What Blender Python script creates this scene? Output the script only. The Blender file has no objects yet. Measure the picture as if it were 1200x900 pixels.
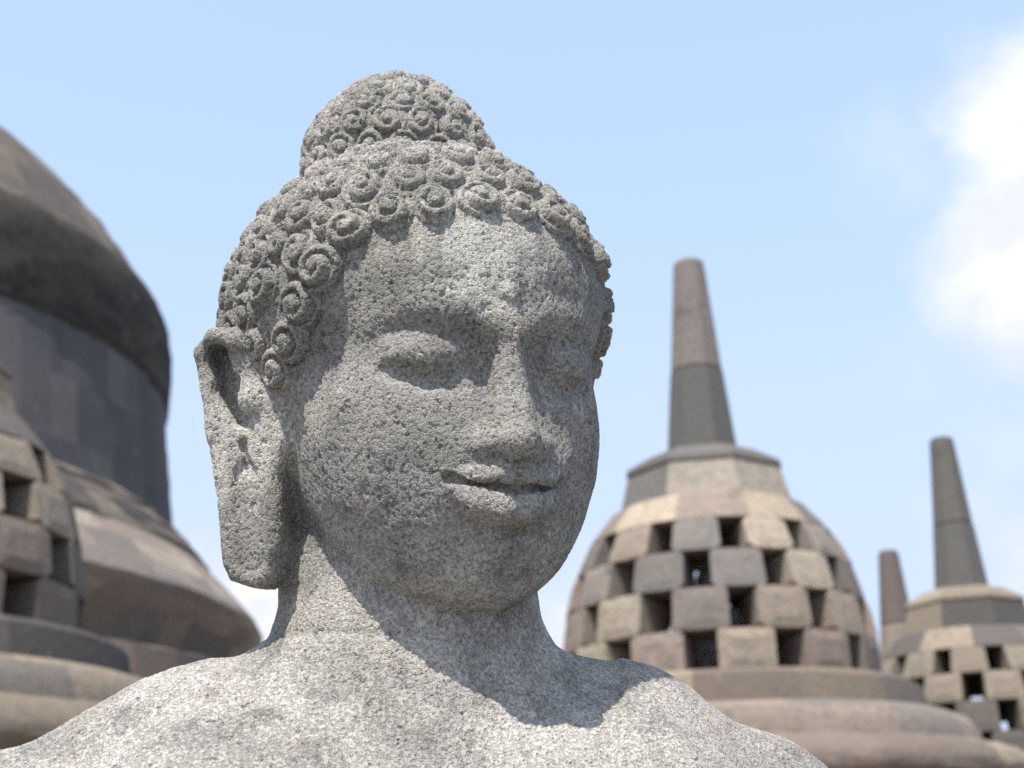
import bpy, bmesh, math, random
import numpy as np
from mathutils import Vector, Matrix

C = bpy.context.scene
COL = C.collection
rad = math.radians

# ------------------------------------------------------------------ camera
F_PX, PITCH, ROLL = 1650.0, rad(20.0), rad(1.6)          # focal length in pixels of the 1200 px wide photograph
cam_d = bpy.data.cameras.new('camera')
cam = bpy.data.objects.new('camera', cam_d)
COL.objects.link(cam)
cam.rotation_euler = (Matrix.Rotation(math.pi / 2 + PITCH, 3, 'X') @ Matrix.Rotation(-ROLL, 3, 'Z')).to_euler()
cam_d.sensor_width = 36.0
cam_d.lens = F_PX * 36.0 / 1200.0
cam_d.clip_start, cam_d.clip_end = 0.05, 3000.0
cam_d.dof.use_dof = True
cam_d.dof.focus_distance = 0.97
cam_d.dof.aperture_fstop = 9.0
C.camera = cam


def ray(px, py):
    """direction through a point of the photograph, scaled so that its depth along the view axis is 1"""
    x, y = (px - 600.0) / F_PX, (450.0 - py) / F_PX
    c, s = math.cos(ROLL), math.sin(ROLL)
    x, y = x * c + y * s, y * c - x * s
    c, s = math.cos(PITCH), math.sin(PITCH)
    return np.array([x, c - y * s, s + y * c])


def at_dist(px, py, d):
    r = ray(px, py)
    return r * (d / math.hypot(r[0], r[1]))


# ------------------------------------------------------------------ world, sun, exposure
SUN_FROM = Vector((-0.19, -0.43, 0.88)).normalized()
w = bpy.data.worlds.new('World')
C.world = w
w.use_nodes = True
nt = w.node_tree
nt.nodes.clear()
wo = nt.nodes.new('ShaderNodeOutputWorld')
bg = nt.nodes.new('ShaderNodeBackground')
bg.inputs['Strength'].default_value = 0.14
sky = nt.nodes.new('ShaderNodeTexSky')
sky.sky_type = 'NISHITA'
sky.sun_disc = False
sky.sun_elevation = math.asin(SUN_FROM.z)
sky.sun_rotation = math.atan2(SUN_FROM.x, SUN_FROM.y)
sky.altitude = 300
sky.air_density = 1.0
sky.dust_density = 2.2
sky.ozone_density = 1.6


def wn(kind, **kw):
    n = nt.nodes.new(kind)
    for k, v in kw.items():
        setattr(n, k, v)
    return n


def wmath(op, a, b=None, clamp=False):
    n = wn('ShaderNodeMath', operation=op, use_clamp=clamp)
    for i, v in enumerate((a, b)):
        if v is None:
            continue
        if isinstance(v, (int, float)):
            n.inputs[i].default_value = v
        else:
            nt.links.new(v, n.inputs[i])
    return n.outputs[0]


tc = wn('ShaderNodeTexCoord')
noi = wn('ShaderNodeTexNoise')
noi.inputs['Scale'].default_value = 9.0
noi.inputs['Detail'].default_value = 9.0
noi.inputs['Roughness'].default_value = 0.55
nt.links.new(tc.outputs['Generated'], noi.inputs['Vector'])
# cumulus: (pixel x, pixel y, angular radius in photograph pixels, strength)
CLOUDS = [(1212, 320, 100, 1.0), (1255, 225, 85, 1.0), (1212, 132, 70, 1.0), (1170, 375, 70, .8),  (300, 700, 95, .95), (250, 670, 70, .7), (360, 740, 110, .9),
          (660, 800, 120, .75), (1225, 640, 60, .5), (80, 900, 400, .6), (1500, 900, 260, .8)]
WISPS = [(1075, 430, 75), (1065, 215, 85), (1180, 500, 80), (820, 560, 60), (940, 650, 70)]


def blob_field(blobs):
    acc = None
    for (cx, cy, cr, cs) in blobs:
        d = ray(cx, cy)
        d = d / np.linalg.norm(d)
        dist = wn('ShaderNodeVectorMath', operation='DISTANCE')
        nt.links.new(tc.outputs['Generated'], dist.inputs[0])
        dist.inputs[1].default_value = tuple(d)
        k = wmath('ADD', wmath('MULTIPLY', dist.outputs['Value'], -.85 * F_PX / cr), cs * 1.15)
        acc = k if acc is None else wmath('SMOOTH_MAX', acc, k)
        if acc is not k:
            acc.node.inputs[2].default_value = .3
    return acc


def soft(acc, amp, lo_, hi_, top):
    fl = wmath('MULTIPLY', wmath('SUBTRACT', noi.outputs['Fac'], 0.5), amp)
    n = wn('ShaderNodeMapRange', interpolation_type='SMOOTHSTEP')
    n.inputs['From Min'].default_value = lo_
    n.inputs['From Max'].default_value = hi_
    n.inputs['To Max'].default_value = top
    nt.links.new(wmath('ADD', acc, fl), n.inputs['Value'])
    return n.outputs['Result']


m1 = soft(blob_field(CLOUDS), 2.8, -.25, 1.0, 1.0)
m2 = soft(blob_field([(x_, y_, r_, 1.0) for (x_, y_, r_) in WISPS]), 3.4, .2, 2.4, .5)
cloud_mask = wmath('MAXIMUM', m1, m2)
veil = wn('ShaderNodeMix', data_type='RGBA')          # thin bright tropical haze over the blue
veil.inputs[0].default_value = 0.36
nt.links.new(sky.outputs['Color'], veil.inputs[6])
veil.inputs[7].default_value = (5.6, 7.3, 9.4, 1)
sepd = wn('ShaderNodeSeparateXYZ')
nt.links.new(tc.outputs['Generated'], sepd.inputs[0])
low = wn('ShaderNodeMapRange', interpolation_type='SMOOTHSTEP')
low.inputs['From Min'].default_value, low.inputs['From Max'].default_value = .58, .10
low.inputs['To Max'].default_value = .85
nt.links.new(sepd.outputs['Z'], low.inputs['Value'])
pale = wn('ShaderNodeMix', data_type='RGBA')          # whiter air towards the horizon
nt.links.new(low.outputs['Result'], pale.inputs[0])
nt.links.new(veil.outputs[2], pale.inputs[6])
pale.inputs[7].default_value = (3.55, 4.05, 5.3, 1)
mixc = wn('ShaderNodeMix', data_type='RGBA')
nt.links.new(cloud_mask, mixc.inputs[0])
nt.links.new(pale.outputs[2], mixc.inputs[6])
noi2 = wn('ShaderNodeTexNoise')
noi2.inputs['Scale'].default_value = 17.0
noi2.inputs['Detail'].default_value = 6.0
nt.links.new(tc.outputs['Generated'], noi2.inputs['Vector'])
lump = wn('ShaderNodeMapRange', interpolation_type='SMOOTHSTEP')
lump.inputs['From Min'].default_value, lump.inputs['From Max'].default_value = .38, .60
nt.links.new(noi2.outputs['Fac'], lump.inputs['Value'])
cloudc = wn('ShaderNodeMix', data_type='RGBA')        # thicker, greyer parts between sunlit lumps
nt.links.new(lump.outputs['Result'], cloudc.inputs[0])
cloudc.inputs[6].default_value = (4.55, 4.7, 5.25, 1)
cloudc.inputs[7].default_value = (5.5, 5.5, 5.6, 1)
nt.links.new(cloudc.outputs[2], mixc.inputs[7])
mixc.inputs[7].default_value = (5.6, 5.65, 5.85, 1)
nt.links.new(mixc.outputs[2], bg.inputs['Color'])
nt.links.new(bg.outputs[0], wo.inputs[0])

sun_d = bpy.data.lights.new('sun', 'SUN')
sun = bpy.data.objects.new('sun', sun_d)
COL.objects.link(sun)
sun_d.energy = 4.8
sun_d.angle = rad(0.53)
sun_d.color = (1.0, 0.945, 0.86)
sun.rotation_euler = SUN_FROM.to_track_quat('Z', 'Y').to_euler()
sun.location = (-3, -3, 9)

C.view_settings.view_transform = 'Standard'
C.view_settings.look = 'None'
C.view_settings.exposure = 0.5
C.view_settings.gamma = 1.0
C.view_settings.use_curve_mapping = False
C.render.engine = 'CYCLES'
C.cycles.max_bounces = 6
C.cycles.use_denoising = False


# ------------------------------------------------------------------ scene helpers
def tag(o, label=None, cat=None, group=None, kind=None):
    for k, v in (('label', label), ('category', cat), ('group', group), ('kind', kind)):
        if v:
            o[k] = v
    return o


def empty(name, loc):
    o = bpy.data.objects.new(name, None)
    o.empty_display_size = 0.2
    COL.objects.link(o)
    o.location = loc
    return o


def mesh_from(name, V, Q, material, parent=None, smooth=True, tint=None):
    me = bpy.data.meshes.new(name)
    V = np.asarray(V, dtype=np.float32)
    if isinstance(Q, np.ndarray):
        n, m = Q.shape
        me.vertices.add(len(V))
        me.vertices.foreach_set('co', V.ravel())
        me.loops.add(n * m)
        me.loops.foreach_set('vertex_index', Q.astype(np.int32).ravel())
        me.polygons.add(n)
        me.polygons.foreach_set('loop_start', (np.arange(n) * m).astype(np.int32))
        me.polygons.foreach_set('loop_total', np.full(n, m, np.int32))
        me.update(calc_edges=True)
        me.validate()
    else:
        me.from_pydata([tuple(map(float, v)) for v in V], [], Q)
    if smooth:
        me.polygons.foreach_set('use_smooth', np.ones(len(me.polygons), bool))
    if tint is not None:
        a = me.color_attributes.new('tint', 'FLOAT_COLOR', 'CORNER')
        cols = np.ones((len(me.loops), 4), np.float32)
        li = 0
        for p, t in zip(me.polygons, tint):
            for _ in range(p.loop_total):
                cols[li, :3] = t
                li += 1
        a.data.foreach_set('color', cols.ravel())
    me.materials.append(material)
    o = bpy.data.objects.new(name, me)
    COL.objects.link(o)
    if parent:
        o.parent = parent
    return o


# ------------------------------------------------------------------ materials
class Nodes:
    def __init__(self, name):
        self.m = bpy.data.materials.new(name)
        self.m.use_nodes = True
        self.t = self.m.node_tree
        self.t.nodes.clear()
        self.out = self.t.nodes.new('ShaderNodeOutputMaterial')
        self.b = self.t.nodes.new('ShaderNodeBsdfPrincipled')
        self.t.links.new(self.b.outputs[0], self.out.inputs['Surface'])
        self.co = self.t.nodes.new('ShaderNodeTexCoord').outputs['Object']

    def link(self, a, b):
        self.t.links.new(a, b)

    def put(self, sock, v):
        if hasattr(v, 'links'):
            self.t.links.new(v, sock)
        else:
            sock.default_value = v

    def noise(self, scale, detail=4, rough=0.55, vec=None, dist=0.0):
        n = self.t.nodes.new('ShaderNodeTexNoise')
        n.inputs['Scale'].default_value = scale
        n.inputs['Detail'].default_value = detail
        n.inputs['Roughness'].default_value = rough
        n.inputs['Distortion'].default_value = dist
        self.link(vec or self.co, n.inputs['Vector'])
        return n.outputs['Fac']

    def voro(self, scale, feature='F1', vec=None, rnd=1.0):
        n = self.t.nodes.new('ShaderNodeTexVoronoi')
        n.feature = feature
        n.inputs['Scale'].default_value = scale
        n.inputs['Randomness'].default_value = rnd
        self.link(vec or self.co, n.inputs['Vector'])
        return n.outputs['Distance']

    def math(self, op, a, b=0.0, clamp=False):
        n = self.t.nodes.new('ShaderNodeMath')
        n.operation = op
        n.use_clamp = clamp
        self.put(n.inputs[0], a)
        self.put(n.inputs[1], b)
        return n.outputs[0]

    def ramp(self, v, lo, hi, a=0.0, b=1.0):
        n = self.t.nodes.new('ShaderNodeMapRange')
        n.interpolation_type = 'SMOOTHSTEP'
        self.put(n.inputs['Value'], v)
        n.inputs['From Min'].default_value = lo
        n.inputs['From Max'].default_value = hi
        n.inputs['To Min'].default_value = a
        n.inputs['To Max'].default_value = b
        return n.outputs['Result']

    def mix(self, f, a, b, blend='MIX'):
        n = self.t.nodes.new('ShaderNodeMix')
        n.data_type = 'RGBA'
        n.blend_type = blend
        self.put(n.inputs[0], f)
        for s, v in ((n.inputs[6], a), (n.inputs[7], b)):
            self.put(s, v if hasattr(v, 'links') else (*v, 1.0))
        return n.outputs[2]

    def attr(self, name):
        n = self.t.nodes.new('ShaderNodeVertexColor')
        n.layer_name = name
        return n.outputs['Color']

    def mapped(self, scale):
        n = self.t.nodes.new('ShaderNodeMapping')
        n.inputs['Scale'].default_value = scale
        self.link(self.co, n.inputs['Vector'])
        return n.outputs[0]


SEAT_Z = -1430.0                       # underside of the folded legs in sculpt units
U = 0.65e-3          # metres per sculpt unit (one photograph pixel at the statue)


def statue_stone(name):
    n = Nodes(name)
    # object space is metres; one pixel of the photograph is 0.65 mm here
    big = n.noise(9, 4, 0.6)
    mid = n.noise(38, 5, 0.6)
    grain = n.noise(420, 3, 0.7)
    grain2 = n.noise(900, 2, 0.6)
    pits = n.voro(300)
    base = n.mix(n.ramp(mid, .32, .68), (.25, .238, .217), (.37, .356, .328))
    base = n.mix(n.ramp(big, .42, .66), base, (.455, .43, .39))
    base = n.mix(n.ramp(n.noise(13, 4, .6), .50, .64, 0, .45), base, (.42, .38, .355))
    # the head is of a darker weathered stone than neck and shoulders
    sep = n.t.nodes.new('ShaderNodeSeparateXYZ')
    n.link(n.co, sep.inputs[0])
    lev = n.math('ADD', sep.outputs['Z'], n.math('MULTIPLY', n.noise(12, 5, .6), .14))
    headm = n.math('MULTIPLY', n.ramp(lev, (-SEAT_Z - 265) * U + .04, (-SEAT_Z - 205) * U + .10, 0, .42),
                   n.ramp(lev, (-SEAT_Z + 90) * U + .07, (-SEAT_Z + 190) * U + .07, 1, .12))   # rain-washed hair is paler
    base = n.mix(headm, base, (.18, .176, .167))
    warm = n.ramp(n.noise(16, 5, .65), .56, .72, 0, .38)
    base = n.mix(warm, base, (.47, .43, .335))
    lich = n.ramp(n.noise(55, 6, .7), .62, .72, 0, .6)
    base = n.mix(lich, base, (.60, .59, .53))
    # pale patches on the brow and the lobe
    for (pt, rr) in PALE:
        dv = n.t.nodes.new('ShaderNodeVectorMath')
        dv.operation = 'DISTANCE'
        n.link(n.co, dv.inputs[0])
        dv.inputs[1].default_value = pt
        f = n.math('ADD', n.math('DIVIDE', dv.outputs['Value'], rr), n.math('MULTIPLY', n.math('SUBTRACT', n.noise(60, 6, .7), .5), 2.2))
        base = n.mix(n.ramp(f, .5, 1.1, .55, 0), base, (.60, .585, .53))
    dark = n.ramp(n.noise(21, 6, .7, dist=.5), .53, .68, 0, .6)
    base = n.mix(dark, base, (.17, .166, .158))
    run = n.noise(1, 5, .65, vec=n.mapped((55, 55, 9)))
    base = n.mix(n.ramp(run, .53, .70, 0, .5), base, (.15, .146, .138))
    # dark grain paints the pits' shade into the colour; light crystals of the andesite
    base = n.mix(n.ramp(grain, .53, .66, 0, .55), base, (.085, .08, .075))
    base = n.mix(n.ramp(grain2, .60, .72, 0, .45), base, (.60, .575, .52))
    n.link(base, n.b.inputs['Base Color'])
    n.b.inputs['Roughness'].default_value = .95
    n.b.inputs['Specular IOR Level'].default_value = .12
    h = n.math('MULTIPLY', n.ramp(n.noise(250, 4, .65), .48, .66), -.0011)
    h = n.math('ADD', h, n.math('MULTIPLY', n.ramp(grain, .46, .64), -.0008))
    h = n.math('ADD', h, n.math('MULTIPLY', n.ramp(pits, .0, .40, -1, 0), .0004))
    h = n.math('ADD', h, n.math('MULTIPLY', n.noise(70, 3, .5), .0006))
    h = n.math('ADD', h, n.math('MULTIPLY', n.ramp(n.noise(105, 2, .5), .63, .72), -.0015))   # sparse larger pores and chips
    d = n.t.nodes.new('ShaderNodeDisplacement')
    d.inputs['Midlevel'].default_value = 0.0
    d.inputs['Scale'].default_value = 1.0
    h = n.math('ADD', h, .0002)
    n.link(h, d.inputs['Height'])
    n.link(d.outputs[0], n.out.inputs['Displacement'])
    n.m.displacement_method = 'BOTH'
    return n.m


def masonry(name, tinted=True, base=(.26, .235, .21), scale=1.0, soot=.5):
    n = Nodes(name)
    col = n.attr('tint') if tinted else None
    big = n.noise(1.1 * scale, 5, .6)
    fine = n.noise(14 * scale, 6, .7)
    c = col if tinted else n.mix(n.ramp(big, .35, .65), tuple(v * .75 for v in base), base)
    c = n.mix(n.ramp(fine, .35, .7, 0, .45), c, (.10, .095, .09))
    c = n.mix(n.ramp(n.noise(3.1 * scale, 6, .65), .57, .72, 0, soot), c, (.075, .073, .070))
    c = n.mix(n.ramp(n.noise(5.0 * scale, 6, .7), .62, .75, 0, .5), c, (.40, .36, .30))
    n.link(c, n.b.inputs['Base Color'])
    n.b.inputs['Roughness'].default_value = .95
    n.b.inputs['Specular IOR Level'].default_value = .12
    bmp = n.t.nodes.new('ShaderNodeBump')
    bmp.inputs['Strength'].default_value = .8
    bmp.inputs['Distance'].default_value = .02
    n.link(n.noise(30 * scale, 6, .7), bmp.inputs['Height'])
    n.link(bmp.outputs[0], n.b.inputs['Normal'])
    return n.m


M_BLOCK = masonry('stone blocks')
M_GROUND = masonry('terrace paving', False, (.24, .225, .205), .7)

# ------------------------------------------------------------------ ground and terraces
def grid_sheet(name, size, z, m, kind):
    V = [(-size, -size, z), (size, -size, z), (size, size, z), (-size, size, z)]
    return tag(mesh_from(name, V, [(0, 1, 2, 3)], m, smooth=False), kind=kind)


GROUND_Z, TERRACE_Z = -1.15, 0.06
grid_sheet('ground', 1500, GROUND_Z, M_GROUND, 'structure')

rng = random.Random(7)
PAL = [(.25, .20, .165), (.33, .265, .205), (.20, .175, .155), (.155, .145, .135), (.40, .33, .25), (.275, .215, .18),
       (.43, .365, .275), (.22, .19, .165), (.31, .235, .19), (.18, .155, .14)]


def pick(dark=1.0, r=rng, var=1.0):
    c = [a * var + m * (1 - var) for a, m in zip(r.choice(PAL), (.285, .245, .215))]
    k = r.uniform(.85, 1.12)
    d3 = dark if isinstance(dark, tuple) else (dark,) * 3
    return tuple(v * k * q for v, q in zip(c, d3))


def lathe(profile, seg=96, a0=0.0, closed=True):
    """profile: [(r, z)] from bottom to top -> verts, quads"""
    V, Q = [], []
    n = len(profile)
    for (r, z) in profile:
        for k in range(seg):
            a = a0 + 2 * math.pi * k / seg
            V.append((r * math.cos(a), r * math.sin(a), z))
    for i in range(n - 1):
        for k in range(seg):
            j = (k + 1) % seg
            Q.append((i * seg + k, i * seg + j, (i + 1) * seg + j, (i + 1) * seg + k))
    if closed:
        Q.append(tuple(range(seg - 1, -1, -1)))
        Q.append(tuple((n - 1) * seg + k for k in range(seg)))
    return V, Q


def course_tint(profile, seg, blocks_per_ring, dark=1.0, courses=None, seed=0, var=1.05):
    """a tint for every quad of a lathe: runs of quads share one stone colour, as coursed blocks do"""
    r = random.Random(seed)
    T = []
    last, row = None, None
    for i in range(len(profile) - 1):
        key = i if courses is None else courses[i]
        if key != last:
            nb = blocks_per_ring
            off = r.randrange(seg)
            row = [pick(dark, r, var) for _ in range(nb)]
            last = key
        for k in range(seg):
            T.append(row[((k + off) % seg) * nb // seg])
    T += [pick(dark, r), pick(dark, r)]
    return T


def smooth_profile(P, n=4):
    """Catmull-Rom through (r, z) points"""
    out = []
    P = [np.array(p, float) for p in P]
    for i in range(len(P) - 1):
        p0, p1, p2, p3 = P[max(i - 1, 0)], P[i], P[i + 1], P[min(i + 2, len(P) - 1)]
        for k in range(n):
            t = k / n
            out.append(.5 * ((2 * p1) + (p2 - p0) * t + (2 * p0 - 5 * p1 + 4 * p2 - p3) * t * t + (3 * p1 - p0 - 3 * p2 + p3) * t ** 3))
    out.append(P[-1])
    return [tuple(p) for p in out]


def rough(V, amp, seed=0):
    r = np.random.RandomState(seed)
    V = np.array(V, float)
    return V + r.normal(0, amp, V.shape)


terr = [(17.6, GROUND_Z), (17.6, TERRACE_Z - .18), (17.75, TERRACE_Z - .16), (17.75, TERRACE_Z)]
V, Q = lathe(terr, 128)
t = mesh_from('terrace', V, Q, M_BLOCK, smooth=False, tint=course_tint(terr, 128, 64, .9, seed=5))
t.location = (-4, 24, 0)
tag(t, kind='structure')

# ------------------------------------------------------------------ latticed stupas
# heights in metres above the bell's foot; the bell's largest radius is 1.40
BELL = [(1.365, 0.00), (1.37, .25), (1.335, .56), (1.245, .95), (1.14, 1.20), (1.03, 1.38), (.84, 1.58)]


def bell_r(z):
    return float(np.interp(z, [p[1] for p in BELL_S], [p[0] for p in BELL_S]))


BELL_S = smooth_profile(BELL, 6)
ROWS = [(0.0, .33), (.33, .675), (.675, 1.0), (1.0, 1.30)]
NB = 12


def block(V, Q, T, a0, a1, z0, z1, tint, chamfer=.20, depth=.46):
    """one lattice stone: an eight-sided face curved to the bell, with real depth"""
    ca, cz = (a1 - a0) * chamfer, (z1 - z0) * chamfer * 1.15
    prof = [(a0 + ca, z0), (a1 - ca, z0), (a1, z0 + cz), (a1, z1 - cz), (a1 - ca, z1), (a0 + ca, z1), (a0, z1 - cz), (a0, z0 + cz)]
    b = len(V)
    bulge = rng.uniform(-.012, .014)
    ac, zc = (a0 + a1) / 2, (z0 + z1) / 2
    rings = [(1.0, 0.0, -depth), (1.0, 0.0, -.006), (.985, 0, .002 + bulge * .5), (.5, 0, .003 + bulge)]
    for (s, _, off) in rings:
        for (a, z) in prof:
            aa, zz = ac + (a - ac) * s, zc + (z - zc) * s
            r = bell_r(zz) + off
            V.append((r * math.cos(aa), r * math.sin(aa), zz))
    n = 8
    for i in range(len(rings) - 1):
        for k in range(n):
            j = (k + 1) % n
            Q.append((b + i * n + k, b + i * n + j, b + (i + 1) * n + j, b + (i + 1) * n + k))
            T.append(tint)
    e = b + (len(rings) - 1) * n
    Q.append(tuple(e + k for k in range(n)))
    T.append(tint)
    Q.append(tuple(b + k for k in range(n - 1, -1, -1)))
    T.append(tint)


BASE_Z = 1.86


def stupa(axis_xy, foot_z, phase, seed, label, dark=1.0, spire_tints=((.20, .175, .16), (.115, .11, .105)), block_tints=None, nb=NB):
    global rng
    rng = random.Random(seed)
    root = empty('lattice_stupa', (axis_xy[0], axis_xy[1], TERRACE_Z))
    tag(root, label, 'stupa', 'lattice stupas on the upper terrace')
    dz = foot_z - TERRACE_Z
    floor = -dz                         # terrace level relative to the bell's foot

    def part(name, V, Q, T, smooth=True, parent=root):
        V = np.array(V, float)
        V[:, 2] += dz
        o = mesh_from(name, V, Q, M_BLOCK, parent, smooth, T)
        if smooth:
            o.data.set_sharp_from_angle(angle=rad(35))
        return o
    # plinth and lotus base
    prof = [(2.30, floor), (2.30, floor + .18), (2.22, floor + .20), (2.22, floor + .36)]
    V, Q = lathe(prof, 96)
    part('plinth', V, Q, course_tint(prof, 96, 20, dark, seed=seed))
    z1 = floor + .36
    z1 = max(z1, -1.15)
    lot = [(2.12, floor + .362), (2.15, z1 + .05), (2.38, z1 + .20), (2.49, z1 + .33), (2.47, z1 + .45), (2.36, z1 + .54), (2.12, z1 + .60)]
    lot = smooth_profile(lot, 4)
    cs = [0] * 9 + [1] * 40
    V, Q = lathe(lot, 120)
    part('lotus_cushion', rough(V, .006, seed), Q, course_tint(lot, 120, 14, dark * .8, cs, seed + 1))
    za = lot[-1][1]
    ring = [(2.11, za + .002), (2.09, za + .10), (2.02, za + .20), (1.90, za + .255), (1.735, za + .275)]
    V, Q = lathe(ring, 120)
    part('base_ring', V, Q, course_tint(ring, 120, 16, dark * 1.1, [0, 0, 1, 1], seed + 2))
    zb = ring[-1][1]
    rim = [(1.73, zb + .002), (1.71, zb + .10), (1.68, -.06), (1.60, -.012), (1.30, -.004)]
    V, Q = lathe(rim, 120)
    part('rim', V, Q, course_tint(rim, 120, 13, dark * .72, [0, 0, 0, 1], seed + 3))
    # bell of chequered stones
    V, Q, T = [], [], []
    step = 2 * math.pi / nb
    for i, (z0, z1_) in enumerate(ROWS):
        wd = step * rng.uniform(.64, .655)
        for k in range(nb):
            a = phase + k * step + (step / 2 if i % 2 else 0) + rng.uniform(-.012, .012)
            block(V, Q, T, a - wd / 2, a + wd / 2, z0 + .001, z1_ + .004 * (i < 3), pick(dark * 1.04, rng, .72), chamfer=rng.uniform(.05, .13))
    part('bell', V, Q, T, False)
    cap = smooth_profile([(1.083, 1.303), (1.055, 1.345), (1.0, 1.42), (.93, 1.50), (.85, 1.578), (.60, 1.588)], 3)
    cap = [(.72, 1.303)] + cap
    V, Q = lathe(cap, 96)
    part('bell_cap', V, Q, course_tint(cap, 96, 11, dark * 1.1, [0] * 30, seed + 4))
    # eight-sided block and spire
    a8 = phase + rad(11)
    har = [(.815, 1.59), (.73, 1.92), (.75, 1.925), (.735, 1.98), (.50, 2.12), (.30, 2.125)]
    V, Q = lathe(har, 8, a8)
    ht = course_tint(har, 8, 5, dark, [0, 1, 1, 1, 1], seed + 5)
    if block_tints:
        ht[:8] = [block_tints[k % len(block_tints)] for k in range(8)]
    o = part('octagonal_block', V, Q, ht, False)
    bv = o.modifiers.new('bevel', 'BEVEL')
    bv.width, bv.segments = .03, 2
    zt, zm, ze = 2.127, 2.95, 4.10
    lo = [(.345, zt), (.262, zm)]
    V, Q = lathe(lo, 8, a8)
    lower = part('spire', V, Q, [spire_tints[1]] * 10, False)
    up = [(.256, zm + .003), (.160, ze - .06), (.150, ze - .02), (.118, ze + .012)]
    V, Q = lathe(up, 8, a8)
    o2 = part('spire_top', V, Q, [spire_tints[0]] * 26, False, lower)
    for o_ in (lower, o2):
        b2 = o_.modifiers.new('bevel', 'BEVEL')
        b2.width, b2.segments = .022, 2
    return root


def place(px, py, d, extra, *args, **kw):
    x, y, z = at_dist(px, py, d)
    stupa((x, y), z, math.atan2(-y, -x) + extra, *args, **kw)


place(845, 813, 12.5, rad(9.5), 21,
      'brown lattice stupa just right of the stone head, whole bell and spire in view', dark=.93,
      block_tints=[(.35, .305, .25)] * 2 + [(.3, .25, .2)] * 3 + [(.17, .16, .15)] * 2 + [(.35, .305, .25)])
place(1156, 904, 18.0, rad(14), 34,
      'lattice stupa cut by the right edge, its dark plain spire against the sky', dark=.62, spire_tints=((.125, .118, .11), (.12, .115, .108)))
place(1080, 974, 22.0, 0, 55,
      'farthest stupa, only the tip of its spire showing over another one', dark=.8, spire_tints=((.15, .12, .11), (.27, .225, .19)))
place(-155, 757, 10.3, rad(20), 68,
      'nearest lattice stupa at the left edge, cut off by the frame', dark=.68, nb=10)

# ------------------------------------------------------------------ the great central stupa
MD = 22.0
MX, MY = at_dist(-300, 500, MD)[:2]
main = empty('great_stupa', (MX, MY, TERRACE_Z))
tag(main, 'huge dark solid bell shaped stupa with a thick band, towering behind the left stupa', 'stupa')


def main_part(name, P, nb, dark, seg=160, cs=None, seed=0, sm=3, var=.9):
    P = smooth_profile(P, sm) if sm else P
    V, Q = lathe(P, seg)
    V = rough(V, .008, seed)
    V[:, 2] -= TERRACE_Z
    o = mesh_from(name, V, Q, M_BLOCK, main, True, course_tint(P, seg, nb * 2, dark, cs, seed, var))
    o.data.set_sharp_from_angle(angle=rad(40))
    return o


def edge(px, py):
    """radius and height of a silhouette point of the great stupa seen at this pixel"""
    r = ray(px, py)
    az = math.atan2(r[0], r[1])
    ac = math.atan2(MX, MY)
    R = MD * math.sin(az - ac)
    dist = MD * math.cos(az - ac)
    return (R, dist * r[2] / math.hypot(r[0], r[1]))


E = edge
main_part('tier', [(8.6, TERRACE_Z), (8.6, 1.2), (8.2, 1.25), (8.2, 2.6)], 48, .8, sm=0, seed=1)
main_part('lotus_base', [E(262, 815), E(286, 775), E(304, 760), E(308, 750), E(304, 743), E(288, 726), E(271, 708), E(252, 690)], 30, .95, seed=2, sm=0, var=.6)
main_part('lotus_ring', [E(249, 689), E(248, 680), E(232, 665), E(231, 660), E(212, 646), E(211, 640), E(203, 634)], 36, .5, seed=3, sm=0)
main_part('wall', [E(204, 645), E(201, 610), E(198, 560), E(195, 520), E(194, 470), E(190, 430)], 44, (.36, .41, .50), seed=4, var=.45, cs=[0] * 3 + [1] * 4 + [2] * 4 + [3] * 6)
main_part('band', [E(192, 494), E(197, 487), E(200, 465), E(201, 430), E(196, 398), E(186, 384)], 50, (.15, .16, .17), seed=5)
main_part('dome', [E(184, 384), E(177, 372), E(148, 330), E(120, 298), E(80, 258), E(40, 228), E(0, 208), E(-60, 182), E(-140, 160), E(-220, 152)], 40, .46, seed=6,
          cs=[i // 2 for i in range(40)], var=.55)
top = E(-220, 152)
main_part('harmika', [(1.6, top[1] - .1), (1.5, top[1] + 1.4), (1.2, top[1] + 1.6)], 8, .7, 8, sm=0, seed=7)
main_part('spire', [(.8, top[1] + 1.602), (.35, top[1] + 4.6), (.2, top[1] + 4.7)], 4, .7, 8, sm=0, seed=8)


# ------------------------------------------------------------------ sculpting with distance fields
f32 = np.float32


class Noise3:
    def __init__(self, seed, n=32):
        self.n = n
        self.g = np.random.RandomState(seed).rand(n, n, n).astype(f32) * 2 - 1

    def __call__(self, P, scale):
        q = P / f32(scale)
        i = np.floor(q).astype(np.int32)
        t = (q - i).astype(f32)
        t = t * t * (3 - 2 * t)
        n = self.n
        i0, i1 = i % n, (i + 1) % n
        g = self.g
        tx, ty, tz = t[:, 0], t[:, 1], t[:, 2]
        c00 = g[i0[:, 0], i0[:, 1], i0[:, 2]] * (1 - tx) + g[i1[:, 0], i0[:, 1], i0[:, 2]] * tx
        c10 = g[i0[:, 0], i1[:, 1], i0[:, 2]] * (1 - tx) + g[i1[:, 0], i1[:, 1], i0[:, 2]] * tx
        c01 = g[i0[:, 0], i0[:, 1], i1[:, 2]] * (1 - tx) + g[i1[:, 0], i0[:, 1], i1[:, 2]] * tx
        c11 = g[i0[:, 0], i1[:, 1], i1[:, 2]] * (1 - tx) + g[i1[:, 0], i1[:, 1], i1[:, 2]] * tx
        return (c00 * (1 - ty) + c10 * ty) * (1 - tz) + (c01 * (1 - ty) + c11 * ty) * tz


NZ = Noise3(3)


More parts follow.
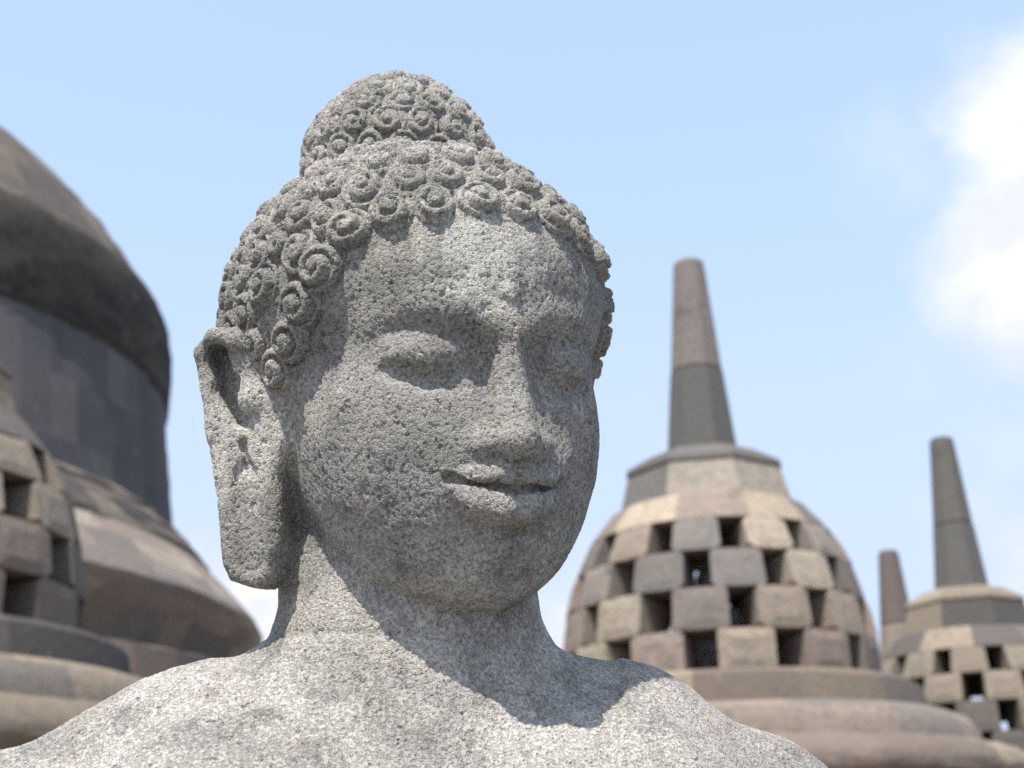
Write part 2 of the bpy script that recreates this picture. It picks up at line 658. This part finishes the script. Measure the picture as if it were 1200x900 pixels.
def ell(P, c, r):
    q = P - np.array(c, f32)
    r = np.array(r, f32)
    k0 = np.sqrt(((q / r) ** 2).sum(1)) + f32(1e-6)
    k1 = np.sqrt(((q / (r * r)) ** 2).sum(1)) + f32(1e-9)
    return k0 * (k0 - 1) / k1


def cap(P, a, b, ra, rb):
    a, b = np.array(a, f32), np.array(b, f32)
    ab = b - a
    t = np.clip(((P - a) @ ab) / f32(ab @ ab), 0, 1)
    d = P - a - t[:, None] * ab
    return np.sqrt((d * d).sum(1)) - (f32(ra) + f32(rb - ra) * t)


def chain(P, pts, k=6):
    d = None
    for (a, ra), (b, rb) in zip(pts[:-1], pts[1:]):
        e = cap(P, a, b, ra, rb)
        d = e if d is None else smin(d, e, k)
    return d


def smin(a, b, k):
    h = np.clip(.5 + .5 * (b - a) / f32(k), 0, 1)
    return b + (a - b) * h - f32(k) * h * (1 - h)


def smax(a, b, k):
    return -smin(-a, -b, k)


def local(d, P, lo, hi, fn):
    m = np.all((P >= np.array(lo, f32)) & (P <= np.array(hi, f32)), axis=1)
    if m.any():
        d[m] = fn(d[m], P[m])
    return d


def sstep(x, a, b):
    t = np.clip((x - f32(a)) / f32(b - a), 0, 1)
    return t * t * (3 - 2 * t)


# ear outline in photograph pixels
EAR_PX = [(318, 402), (290, 388), (262, 384), (241, 394), (233, 412), (242, 455), (248, 500), (257, 540), (267, 585), (272, 630), (276, 664),
          (284, 682), (318, 690), (337, 676), (343, 640), (343, 600), (340, 560), (352, 520), (356, 440), (340, 410)]
EAR_S = 0.99


def ear_uv(px, py):
    return ((352 - px) * EAR_S, 29 - (py - 384) * .92)


EAR_POLY = np.array([ear_uv(*p) for p in EAR_PX], f32)
ALPHA = rad(44)


def poly_sd(u, v, poly):
    d = np.full(u.shape, 1e9, f32)
    inside = np.zeros(u.shape, bool)
    n = len(poly)
    for i in range(n):
        ax, ay = poly[i]
        bx, by = poly[(i + 1) % n]
        ex, ey = bx - ax, by - ay
        wx, wy = u - ax, v - ay
        t = np.clip((wx * ex + wy * ey) / (ex * ex + ey * ey), 0, 1)
        d = np.minimum(d, (wx - ex * t) ** 2 + (wy - ey * t) ** 2)
        c = ((ay > v) != (by > v)) & (u < ex * (v - ay) / (ey if abs(ey) > 1e-9 else 1e-9) + ax)
        inside ^= c
    d = np.sqrt(d)
    return np.where(inside, -d, d)


def seg2(u, v, a, b):
    ax, ay = a
    bx, by = b
    ex, ey = bx - ax, by - ay
    t = np.clip(((u - ax) * ex + (v - ay) * ey) / (ex * ex + ey * ey), 0, 1)
    return np.sqrt((u - ax - ex * t) ** 2 + (v - ay - ey * t) ** 2)


def ear(Q):
    ax = np.abs(Q[:, 0]) - f32(158)
    y = Q[:, 1] - f32(12)
    v = Q[:, 2]
    al = np.where(Q[:, 0] < 0, f32(ALPHA), f32(rad(6)))      # the far ear lies closer to the head
    ax = ax + np.where(Q[:, 0] > 0, f32(10), f32(0))
    y = y + np.where(Q[:, 0] > 0, f32(14), f32(0))
    u = ax * np.sin(al) - y * np.cos(al)
    wv = ax * np.cos(al) + y * np.sin(al)
    # the lobe leans a little forward
    o2 = poly_sd(u, v, EAR_POLY) + f32(14)
    thick = f32(28) + f32(4) * sstep(-v, 60, 220)
    q2 = np.abs(wv + 6) - (thick - 14)
    d = np.minimum(np.maximum(o2, q2), 0) + np.sqrt(np.maximum(o2, 0) ** 2 + np.maximum(q2, 0) ** 2) - f32(14)
    e = ear_uv
    # rolled rim
    E3 = np.stack([u, v, wv], 1)
    rim = chain(E3, [((*ear_uv(316, 408), 8), 9), ((*ear_uv(286, 398), 17), 11), ((*ear_uv(258, 396), 19), 11), ((*ear_uv(244, 412), 18), 10),
                     ((*ear_uv(252, 455), 15), 8), ((*ear_uv(262, 510), 14), 7)], 8)
    d = smin(d, rim, 9)
    # hollow of the ear
    g = np.minimum(seg2(u, v, e(262, 415), e(270, 440)) - 12, seg2(u, v, e(274, 450), e(292, 486)) - 15)
    hol = np.maximum(g, -(wv - 0) - 6)
    d = smax(d, -np.maximum(g, f32(-3) - wv), 12)
    # tragus
    tu, tv = e(304, 470)
    tr = np.sqrt((u - tu) ** 2 + (v - tv) ** 2 + (wv - 14) ** 2) - f32(16)
    d = smin(d, tr, 14)
    # slit of the stretched lobe and a shallow groove under it
    s = seg2(u, v, e(297, 522), e(301, 548)) - f32(3.5)
    d = smax(d, -np.maximum(s, f32(13) - wv), 8)
    s2 = seg2(u, v, e(300, 560), e(312, 660)) - f32(10)
    d = smax(d, -np.maximum(s2, f32(20) - wv), 16)
    return d.astype(f32)


def head_core(Q):
    """skull, face and chin without ears, neck and features; Q in head space"""
    A = np.abs(Q)
    S = np.stack([A[:, 0], Q[:, 1], Q[:, 2]], 1)
    d = ell(S, (0, -36, 62), (209, 228, 196))
    d = smin(d, ell(S, (0, 18, -94), (160, 186, 186)), 60)
    return d, S


def face_base(S, d):
    """cheeks, chin and a broad forehead, before any feature is cut"""
    d = smin(d, ell(S, (78, 92, -92), (80, 80, 88)), 50)
    d = smin(d, ell(S, (0, 124, -216), (70, 60, 58)), 50)
    d = smin(d, ell(S, (52, 88, -166), (72, 84, 84)), 50)
    d = smin(d, ell(S, (0, 62, 80), (165, 126, 110)), 50)
    return smin(d, ell(S, (0, 132, -140), (70, 56, 60)), 50)


def _relief():
    xs, zs = np.arange(0, 181, 5, dtype=f32), np.arange(-260, 141, 5, dtype=f32)
    X, Z = np.meshgrid(xs, zs, indexing='ij')
    a, b = np.zeros(X.size, f32), np.full(X.size, 300, f32)
    for _ in range(22):
        m = (a + b) / 2
        q = np.stack([X.ravel(), m, Z.ravel()], 1)
        d, S = head_core(q)
        i = face_base(S, d) < 0
        a, b = np.where(i, m, a), np.where(i, b, m)
    return a.reshape(X.shape)


RELIEF = _relief()


def on(x, z, off=0.0):
    """a point of the bare face at (x, z), pushed off the surface by off"""
    i, j = min(x / 5, 34.9), (z + 260) / 5
    i0, j0 = int(i), int(j)
    fx, fz = i - i0, j - j0
    R = RELIEF
    y = (R[i0, j0] * (1 - fx) + R[i0 + 1, j0] * fx) * (1 - fz) + (R[i0, j0 + 1] * (1 - fx) + R[i0 + 1, j0 + 1] * fx) * fz
    return (x, float(y) + off, z)


def path(pts):
    return [(on(x, z, o), r) for (x, z, o, r) in pts]


def head(Q):
    d, S = head_core(Q)
    d = face_base(S, d)
    lo, hi = (-1, 60, -330), (190, 320, 150)

    def feats(d, P):
        x, y, z = P[:, 0], P[:, 1], P[:, 2]
        # eye sockets, deepest beside the nose
        ex, ez = 65, -20
        d = smax(d, -ell(P, on(ex - 16, ez + 4, 23), (48, 26, 27)), 15)
        d = smax(d, -ell(P, on(31, ez - 6, 17.5), (15, 24, 30)), 20)
        # nose
        n = chain(P, [(on(0, 26, -18), 18), (on(0, -2, -11), 16), ((0, 207, -78), 21), ((0, 214, -102), 25)], 10)
        n = smin(n, ell(P, (26, 192, -107), (22, 24, 18)), 12)
        n = smax(n, -(z + 125), 8)
        d = smin(d, n, 11)
        # brow edge
        b = chain(P, path([(14, 16, -6, 6), (46, 34, -10, 7), (90, 36, -14, 7), (128, 20, -14, 5)]), 8)
        d = smin(d, b, 24)
        # closed eyes: ball, then the upper lid as a shell ending in a sharp lower edge
        c = on(ex, ez, -49)
        d = smin(d, ell(P, (c[0] + 3, c[1], c[2]), (52, 36, 28)), 14)
        xe = x - ex
        zl = f32(ez - 12) + f32(0.0019) * xe * xe + f32(.03) * xe + f32(.02) * np.maximum(0, -xe - 34) ** 2
        lid = smax(ell(P, (c[0] - 2, c[1] + 2, c[2] + 7), (64, 50, 39)), zl - z, 2.5)
        d = smin(d, lid, 2.5)
        # under the eye
        d = smax(d, -chain(P, path([(44, ez - 19, 7, 9), (60, ez - 23, 3, 12), (84, ez - 23, 2, 12), (120, ez - 13, 3, 9)]), 8), 8)
        d = smin(d, ell(P, on(0, -130, -4), (16, 12, 12)), 12)
        # lips
        up = chain(P, path([(0, -142, -1, 10), (13, -138, 1, 11.5), (37, -141, 0, 9.5), (66, -139, -2, 4)]), 9)
        dn = chain(P, path([(0, -173, -1, 20), (18, -172, -1, 19), (37, -165, -2, 15), (60, -151, -4, 7)]), 14)
        d = smin(d, up, 6)
        d = smin(d, dn, 6)
        # line of the mouth, deeper at its corners
        ml = chain(P, path([(0, -155, 7, 5), (17, -152, 7, 5), (38, -150, 3, 4.5), (66, -143, 2, 4)]), 4)
        d = smax(d, -ml, 2)
        d = smax(d, -ell(P, on(66, -143, 6), (7, 9, 4)), 8)
        # furrow under the lip, philtrum, smile fold
        d = smax(d, -ell(P, on(0, -197, 8), (42, 14, 8)), 16)
        # mark between the brows
        d = smin(d, ell(P, on(0, 52, -3), (10, 7, 10)), 5)
        return d
    d = local(d, S, lo, hi, feats)
    m = (S[:, 0] > 100) & (S[:, 1] < 120) & (S[:, 2] < 90) & (S[:, 2] > -320)
    if m.any():
        d[m] = smin(d[m], ear(Q[m]), 10)
    return d


BOW = rad(11.0)
PIV = np.array((0, -40, -120), f32)
TORSO_YAW = rad(-15.0)


LEAN = rad(4.0)                        # the head leans a little to its right
_b = np.array([[1, 0, 0], [0, math.cos(BOW), -math.sin(BOW)], [0, math.sin(BOW), math.cos(BOW)]])
_l = np.array([[math.cos(LEAN), 0, math.sin(LEAN)], [0, 1, 0], [-math.sin(LEAN), 0, math.cos(LEAN)]])
POSE = (_b @ _l).astype(f32)           # statue = head space @ POSE.T ... rows are head axes


def to_head(P):
    return (P - PIV) @ POSE.T + PIV


def from_head(Q):
    return (Q - PIV) @ POSE + PIV


def to_torso(P):
    c, s = f32(math.cos(TORSO_YAW)), f32(math.sin(TORSO_YAW))
    return np.stack([P[:, 0] * c - P[:, 1] * s, P[:, 0] * s + P[:, 1] * c, P[:, 2]], 1)


def torso(P):
    T = to_torso(P)
    A = np.stack([np.abs(T[:, 0]) + f32(58) * sstep(T[:, 0], 200, 470), T[:, 1], T[:, 2] - f32(18) * sstep(T[:, 0], 150, 420)], 1)
    d = ell(A, (0, -30, -680), (400, 215, 330))
    d = smin(d, chain(A, [((0, -55, -385), 100), ((235, -60, -468), 103), ((430, -50, -560), 118)], 90), 80)
    d = smin(d, cap(A, (440, -45, -580), (560, -20, -1060), 122, 92), 50)
    d = smin(d, ell(A, (170, 80, -560), (190, 100, 120)), 80)
    # robe over the statue's left shoulder: a thin step
    x, z = T[:, 0], T[:, 2]
    edge_x = f32(172) + (z + 440) * f32(.55)
    d = d - f32(5) * sstep(x - edge_x, -4, 5)
    return d


def body(P):
    d = np.full(len(P), 1e3, f32)
    m = (P[:, 2] > -400) & (np.abs(P[:, 0]) < 330)
    if m.any():
        d[m] = head(to_head(P[m]))
    m = P[:, 2] < -60
    if m.any():
        Pm = P[m]
        n = cap(Pm, (2, -46, -150), (0, -44, -430), 140, 152)
        # neck folds
        ang = Pm[:, 2] + f32(.12) * Pm[:, 1]
        n = n + f32(3.2) * np.exp(-((ang + 322 + 8 * NZ(Pm, 70)) / f32(7)) ** 2)
        t = smin(torso(Pm), n, 55)
        d[m] = smin(d[m], t, 7)
    d = d + NZ(P, 55) * f32(2.2) + NZ(P, 23) * f32(1.1)
    return d


def surface_nets(F, org, h):
    s = F < 0
    nx, ny, nz = F.shape
    cs = None
    for i in (0, 1):
        for j in (0, 1):
            for k in (0, 1):
                b = s[i:nx - 1 + i, j:ny - 1 + j, k:nz - 1 + k].astype(np.int8)
                cs = b if cs is None else cs + b
    act = (cs > 0) & (cs < 8)
    idx = np.full(act.shape, -1, np.int64)
    I = np.argwhere(act)
    idx[act] = np.arange(len(I))
    acc = np.zeros((len(I), 3))
    cnt = np.zeros(len(I))
    corners = [(i, j, k) for i in (0, 1) for j in (0, 1) for k in (0, 1)]
    val = {c: F[I[:, 0] + c[0], I[:, 1] + c[1], I[:, 2] + c[2]] for c in corners}
    for a in corners:
        for ax in range(3):
            if a[ax] == 0:
                b = list(a)
                b[ax] = 1
                b = tuple(b)
                fa, fb = val[a], val[b]
                m = (fa < 0) != (fb < 0)
                t = np.where(m, fa / np.where(m, fa - fb, 1), 0)
                p = np.array(a, float)[None].repeat(len(I), 0)
                p[:, ax] += t
                acc[m] += p[m]
                cnt[m] += 1
    V = (I + acc / cnt[:, None]) * h + org
    quads = []
    for ax in range(3):
        u, v = (ax + 1) % 3, (ax + 2) % 3
        sl0 = [slice(None)] * 3
        sl1 = [slice(None)] * 3
        sl0[ax] = slice(0, -1)
        sl1[ax] = slice(1, None)
        ch = s[tuple(sl0)] != s[tuple(sl1)]
        E_ = np.argwhere(ch)
        ok = (E_[:, u] > 0) & (E_[:, v] > 0) & (E_[:, u] < F.shape[u] - 1) & (E_[:, v] < F.shape[v] - 1)
        E_ = E_[ok]
        ins = s[tuple(sl0)][E_[:, 0], E_[:, 1], E_[:, 2]]

        def cell(du, dv):
            c = E_.copy()
            c[:, u] += du
            c[:, v] += dv
            return idx[c[:, 0], c[:, 1], c[:, 2]]
        q = np.stack([cell(-1, -1), cell(0, -1), cell(0, 0), cell(-1, 0)], 1)
        q[~ins] = q[~ins][:, ::-1]
        quads.append(q)
    return V.astype(f32), np.concatenate(quads)


def subdivide(V, Q):
    n = len(V)
    E_ = np.concatenate([Q[:, [i, (i + 1) % 4]] for i in range(4)])
    E_.sort(axis=1)
    key = E_[:, 0].astype(np.int64) * n + E_[:, 1]
    uq, inv = np.unique(key, return_inverse=True)
    ea, eb = uq // n, uq % n
    Ve = (V[ea] + V[eb]) / 2
    Vf = V[Q].mean(1)
    m = len(Q)
    e = [n + inv[i * m:(i + 1) * m] for i in range(4)]
    f = n + len(uq) + np.arange(m)
    NQ = np.concatenate([np.stack([Q[:, i], e[i], f, e[(i - 1) % 4]], 1) for i in range(4)])
    return np.concatenate([V, Ve, Vf]).astype(f32), NQ


def project(V, fn, it=2, eps=.6, lim=3.0):
    for _ in range(it):
        f = fn(V)
        g = np.empty_like(V)
        for a in range(3):
            dV = np.zeros(3, f32)
            dV[a] = eps
            g[:, a] = (fn(V + dV) - fn(V - dV)) / f32(2 * eps)
        n2 = np.maximum((g * g).sum(1), .2)
        st = -(f / n2)[:, None] * g
        L = np.sqrt((st * st).sum(1))
        st *= np.minimum(1, lim / np.maximum(L, 1e-6))[:, None]
        V = V + st
    return V


def sample(fn, lo, hi, h):
    ax = [np.arange(lo[i], hi[i] + h, h, dtype=f32) for i in range(3)]
    F = np.empty([len(a) for a in ax], f32)
    gy, gz = np.meshgrid(ax[1], ax[2], indexing='ij')
    P = np.empty((gy.size, 3), f32)
    P[:, 1], P[:, 2] = gy.ravel(), gz.ravel()
    ch = 6
    for i in range(0, len(ax[0]), ch):
        xs = ax[0][i:i + ch]
        PP = np.concatenate([np.concatenate([np.full((len(P), 1), x, f32), P[:, 1:]], 1) for x in xs])
        F[i:i + ch] = fn(PP).reshape(len(xs), len(ax[1]), len(ax[2]))
    return F


# statue space -> world
YAW = rad(29.0)
HEAD_O = ray(496, 430) * (1650 * U)
EX = np.array([math.cos(YAW), math.sin(YAW), 0])
EY = np.array([math.sin(YAW), -math.cos(YAW), 0])
EZ = np.array([0, 0, 1.0])
statue_base = HEAD_O + EZ * SEAT_Z * U
statue = empty('stone_statue', tuple(statue_base))
tag(statue, 'weathered grey stone statue of a figure with closed eyes, curled hair and long ears', 'statue')


def to_world(P):
    P = np.asarray(P, float)
    W = P[:, :1] * EX + P[:, 1:2] * EY + P[:, 2:] * EZ
    return W * U - np.array([0, 0, SEAT_Z * U])


H0 = 4.6
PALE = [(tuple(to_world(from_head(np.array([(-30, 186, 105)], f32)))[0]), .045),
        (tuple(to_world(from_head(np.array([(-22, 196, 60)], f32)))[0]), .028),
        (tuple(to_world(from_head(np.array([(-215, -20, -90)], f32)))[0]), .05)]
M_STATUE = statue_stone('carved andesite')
lo, hi = (-700, -330, -640), (700, 300, 300)
F = sample(body, lo, hi, H0)
V, Q = surface_nets(F, np.array(lo, float), H0)
V, Q = subdivide(V, Q)
V = project(V, body, 3)


def lower(P):
    T = to_torso(P)
    A = np.stack([np.abs(T[:, 0]), T[:, 1], T[:, 2]], 1)
    d = torso(P)
    d = smin(d, ell(A, (0, -20, -1080), (350, 210, 300)), 60)
    d = smin(d, chain(A, [((560, -20, -1060), 92), ((440, 170, -1240), 70), ((120, 300, -1270), 62)], 40), 25)   # forearms, hands in the lap
    d = smin(d, chain(A, [((200, 0, -1300), 150), ((700, 260, -1320), 115), ((160, 400, -1320), 105)], 40), 40)  # folded legs
    d = d + NZ(P, 55) * f32(2.2) + NZ(P, 23) * f32(1.1) + f32(.8)
    d = np.maximum(d, P[:, 2] + f32(610))
    return np.maximum(d, f32(SEAT_Z) - P[:, 2]).astype(f32)


lo2, hi2 = (-900, -420, SEAT_Z - 30), (900, 640, -570)
F2 = sample(lower, lo2, hi2, 15)
V2, Q2 = surface_nets(F2, np.array(lo2, float), 15)
Q = np.concatenate([Q, Q2 + len(V)])
V = np.concatenate([V, V2])
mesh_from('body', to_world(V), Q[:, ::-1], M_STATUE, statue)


# ------------------------------------------------------------------ curled hair
def curl_height(u, v, R, turn, hand, Hc):
    """a snail curl: domed disc, spiral groove, small knob"""
    rho = np.sqrt(u * u + v * v) / R
    th = np.arctan2(v, u) * hand + turn
    dome = np.sqrt(np.clip(1 - (rho * .985) ** 4, 0, 1))
    sp = np.cos(2 * np.pi * (rho * 2.0 - th / (2 * np.pi)))
    groove = (.5 - .5 * sp) ** 1.8
    wgt = np.clip((.95 - rho) / .2, 0, 1) * np.clip((rho - .12) / .2, 0, 1)
    h = Hc * dome * (1 - .37 * groove * wgt) * (1 - .16 * rho * rho)
    return np.where(rho < 1, h, 0)


def curl_field(Pos, Nrm, centers, base, up_fn, seed):
    rs = np.random.RandomState(seed)
    H = np.full(len(Pos), base, f32)
    for (c, n, R, Hc) in centers:
        d = Pos - c
        m = (np.abs(d[:, 0]) < R * 1.3) & (np.abs(d[:, 1]) < R * 1.3) & (np.abs(d[:, 2]) < R * 1.3)
        m &= (Nrm @ n) > .2
        if not m.any():
            continue
        up = up_fn(c, n)
        e1 = np.cross(up, n)
        e1 /= np.linalg.norm(e1)
        e2 = np.cross(n, e1)
        q = d[m]
        st = rs.uniform(.92, 1.1)
        u, v = (q @ e1) * st, (q @ e2) / st
        rho = np.sqrt(u * u + v * v)
        h = curl_height(u, v, R, rs.uniform(0, 6.28), 1 if rs.rand() < .5 else -1, Hc) + base
        H[m] = np.maximum(H[m], np.where(rho < R, h, base))
    return H


def radial(fn, ctr, dirs, r0=100.0, r1=420.0, steps=26):
    """distance at which rays from ctr leave the solid"""
    a = np.full(len(dirs), r0, f32)
    b = np.full(len(dirs), r1, f32)
    for _ in range(steps):
        m = (a + b) / 2
        s = fn((ctr + dirs * m[:, None]).astype(f32)) < 0
        a = np.where(s, m, a)
        b = np.where(s, b, m)
    return (a + b) / 2


HC = np.array((0, -25, 55), f32)
TILT = rad(24)                         # the hair's pole leans back


def hair_dir(th, ph):
    """th from the tilted pole, ph from the front, both arrays -> head space"""
    x = np.sin(th) * np.sin(ph)
    y = np.sin(th) * np.cos(ph)
    z = np.cos(th)
    c, s = math.cos(TILT), math.sin(TILT)
    return np.stack([x, y * c - z * s, y * s + z * c], -1).astype(f32)


def skull_fn(Q):
    d, S = head_core(Q)
    return face_base(S, d)


nth, nph = 460, 780
th = np.linspace(.02, rad(132), nth)
ph = np.linspace(-math.pi, math.pi, nph, endpoint=False)
TH, PH = np.meshgrid(th, ph, indexing='ij')
D = hair_dir(TH.ravel(), PH.ravel())
R0 = radial(skull_fn, HC, D)
S0 = HC + D * R0[:, None]


def grid_normals(P, nr, nc):
    G = P.reshape(nr, nc, 3)
    du = np.roll(G, -1, 1) - np.roll(G, 1, 1)
    dv = np.gradient(G, axis=0)
    n = np.cross(dv, du)
    n /= np.linalg.norm(n, axis=2, keepdims=True) + 1e-9
    n = n.reshape(-1, 3)
    s = np.sign((n * (P - HC)).sum(1, keepdims=True))
    return (n * s).astype(f32)


N0 = grid_normals(S0, nth, nph)


def surf(thv, phv):
    d = hair_dir(np.array([thv]), np.array([phv]))
    r = radial(skull_fn, HC, d)
    p = (HC + d * r[:, None])[0]
    e = .02
    dd = hair_dir(np.array([thv + e, thv]), np.array([phv, phv + e / max(math.sin(thv), .1)]))
    rr = radial(skull_fn, HC, dd)
    q = HC + dd * rr[:, None]
    n = np.cross(q[0] - p, q[1] - p)
    n /= np.linalg.norm(n)
    if n @ (p - HC) < 0:
        n = -n
    return p, n


def hairline(phv):
    """polar angle of the lowest row of curls"""
    a = abs(phv)
    return float(np.interp(a, [0, .35, .64, .77, .92, 1.08, 1.25, 1.45, 1.65, 2.2, 3.2], [rad(v) for v in (89, 89, 90, 93, 98, 105, 111, 116, 114, 114, 114)]))


rs = random.Random(4)
centers = []
SP = 45.0
for row in range(14):
    # walk round the head along one row, keeping an even spacing, from the front both ways
    lift = row * rad(10.8)
    for sgn in (1, -1):
        p_ = sgn * (.115 if row % 2 == 0 else 0.0)
        while abs(p_) < math.pi:
            t_ = hairline(p_) - lift
            if t_ > rad(14):
                pnt, nrm = surf(t_ + rs.uniform(-.012, .012), p_ + rs.uniform(-.012, .012))
                if all(np.linalg.norm(pnt - q[0]) > SP * .78 for q in centers):
                    centers.append((pnt, nrm, 27.5 * rs.uniform(.96, 1.05), 25 * rs.uniform(.9, 1.1)))
            t2 = hairline(abs(p_) + .02) - lift
            arc = math.hypot(math.sin(max(t_, .1)) * .02, t2 - t_) / .02 * 215
            p_ += sgn * SP / max(arc, 40)

for k in range(1500):                  # fill what the rows left bare
    p_ = rs.uniform(-math.pi, math.pi)
    t_ = hairline(p_) - rs.uniform(rad(2), rad(80))
    if t_ < rad(15):
        continue
    pnt, nrm = surf(t_, p_)
    if all(np.linalg.norm(pnt - q[0]) > SP * .80 for q in centers):
        centers.append((pnt, nrm, 26 * rs.uniform(.92, 1.05), 23 * rs.uniform(.9, 1.1)))

pole = np.array([0, -math.sin(TILT), math.cos(TILT)])


def up_skull(c, n):
    return pole - n * (pole @ n) + np.array([1e-4, 0, 0])


Hh = curl_field(S0, N0, centers, -9.0, up_skull, 9)
Hh = Hh + NZ(S0.astype(f32), 17) * 1.6 * (Hh > -8)
# away from the curls the shell sinks well below the face
hl = np.array([hairline(p) for p in ph])
Hh -= 40 * np.clip((TH - hl[None, :] - rad(4)) / rad(8), 0, 1).ravel() * (Hh < -8.5)
Vh = S0 + N0 * Hh[:, None]
i, j = np.meshgrid(np.arange(nth - 1), np.arange(nph), indexing='ij')
j2 = (j + 1) % nph
Qh = np.stack([i * nph + j, i * nph + j2, (i + 1) * nph + j2, (i + 1) * nph + j], -1).reshape(-1, 4)
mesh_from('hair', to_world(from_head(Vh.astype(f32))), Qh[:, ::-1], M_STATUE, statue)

# topknot: a dome of its own with smaller curls
TK = np.array((3, -92, 275), f32)
TKP = smooth_profile([(111, -40), (111, 0), (104, 24), (84, 54), (57, 78), (28, 94), (10, 100), (.5, 101)], 8)
tr = np.array([p[0] for p in TKP])
tz = np.array([p[1] for p in TKP])
sl = np.concatenate([[0], np.cumsum(np.hypot(np.diff(tr), np.diff(tz)))])
ns, na = 130, 420
ss = np.linspace(0, sl[-1], ns)
rr_, zz_ = np.interp(ss, sl, tr), np.interp(ss, sl, tz)
aa = np.linspace(0, 2 * math.pi, na, endpoint=False)
St = np.stack([rr_[:, None] * np.sin(aa), rr_[:, None] * np.cos(aa), np.repeat(zz_[:, None], na, 1)], -1).reshape(-1, 3) + TK
dr, dzz = np.gradient(rr_), np.gradient(zz_)
nn = np.stack([dzz[:, None] * np.sin(aa), dzz[:, None] * np.cos(aa), np.repeat(-dr[:, None], na, 1)], -1).reshape(-1, 3)
nn /= np.linalg.norm(nn, axis=1, keepdims=True) + 1e-9
tc_ = []
for k, s_ in enumerate((22, 52, 82, 110, 137, 160)):
    r_, z_ = np.interp(s_, sl, tr), np.interp(s_, sl, tz)
    n_ = max(3, int(round(2 * math.pi * r_ / 40)))
    dr_, dz_ = np.interp(s_ + 2, sl, tr) - np.interp(s_ - 2, sl, tr), np.interp(s_ + 2, sl, tz) - np.interp(s_ - 2, sl, tz)
    for q_ in range(n_):
        a_ = 2 * math.pi * (q_ + .5 * (k % 2)) / n_ + rs.uniform(-.03, .03)
        nv = np.array([dz_ * math.sin(a_), dz_ * math.cos(a_), -dr_])
        nv /= np.linalg.norm(nv)
        tc_.append((np.array([r_ * math.sin(a_), r_ * math.cos(a_), z_]) + TK, nv, 22.5 * rs.uniform(.93, 1.07), 17))
tc_.append((TK + np.array([0, 0, 101]), np.array([0, 0, 1.0]), 18, 10))
Ht = curl_field(St, nn, tc_, -6.0, lambda c, n: np.array([1e-3, 0, 1.0]), 11)
Vt = St + nn * Ht[:, None]
i, j = np.meshgrid(np.arange(ns - 1), np.arange(na), indexing='ij')
j2 = (j + 1) % na
Qt = np.stack([i * na + j, i * na + j2, (i + 1) * na + j2, (i + 1) * na + j], -1).reshape(-1, 4)
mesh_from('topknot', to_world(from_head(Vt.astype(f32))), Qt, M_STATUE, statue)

# seat of the statue, out of frame below
sx, sy, sz = statue_base
seat_h = sz - GROUND_Z
prof = [(.74, 0), (.74, seat_h * .25), (.66, seat_h * .3), (.64, seat_h * .7), (.70, seat_h * .8), (.70, seat_h - .002)]
if seat_h < .05:
    prof = [(.74, -.05), (.74, -.002)]
V, Q = lathe(prof, 64)
ped = mesh_from('pedestal', V, Q, M_BLOCK, None, False, course_tint(prof, 64, 10, 1.0, seed=77))
ped.location = (sx, sy, GROUND_Z)
tag(ped, 'round stone pedestal under the seated statue, below the picture', 'pedestal')

# a like figure sits inside the nearest whole lattice stupa; it shows as a dark shape behind the holes
ax_, ay_, az_ = at_dist(845, 813, 12.5)
inner = empty('stone_statue', (ax_, ay_, az_ + .02))
inner.rotation_euler = (0, 0, rad(-40))
tag(inner, 'stone figure sitting inside the lattice stupa, only a dark shape behind its holes', 'statue')
for ch in list(statue.children):
    c = ch.copy()
    COL.objects.link(c)
    c.parent = inner
    c.matrix_parent_inverse = Matrix.Identity(4)
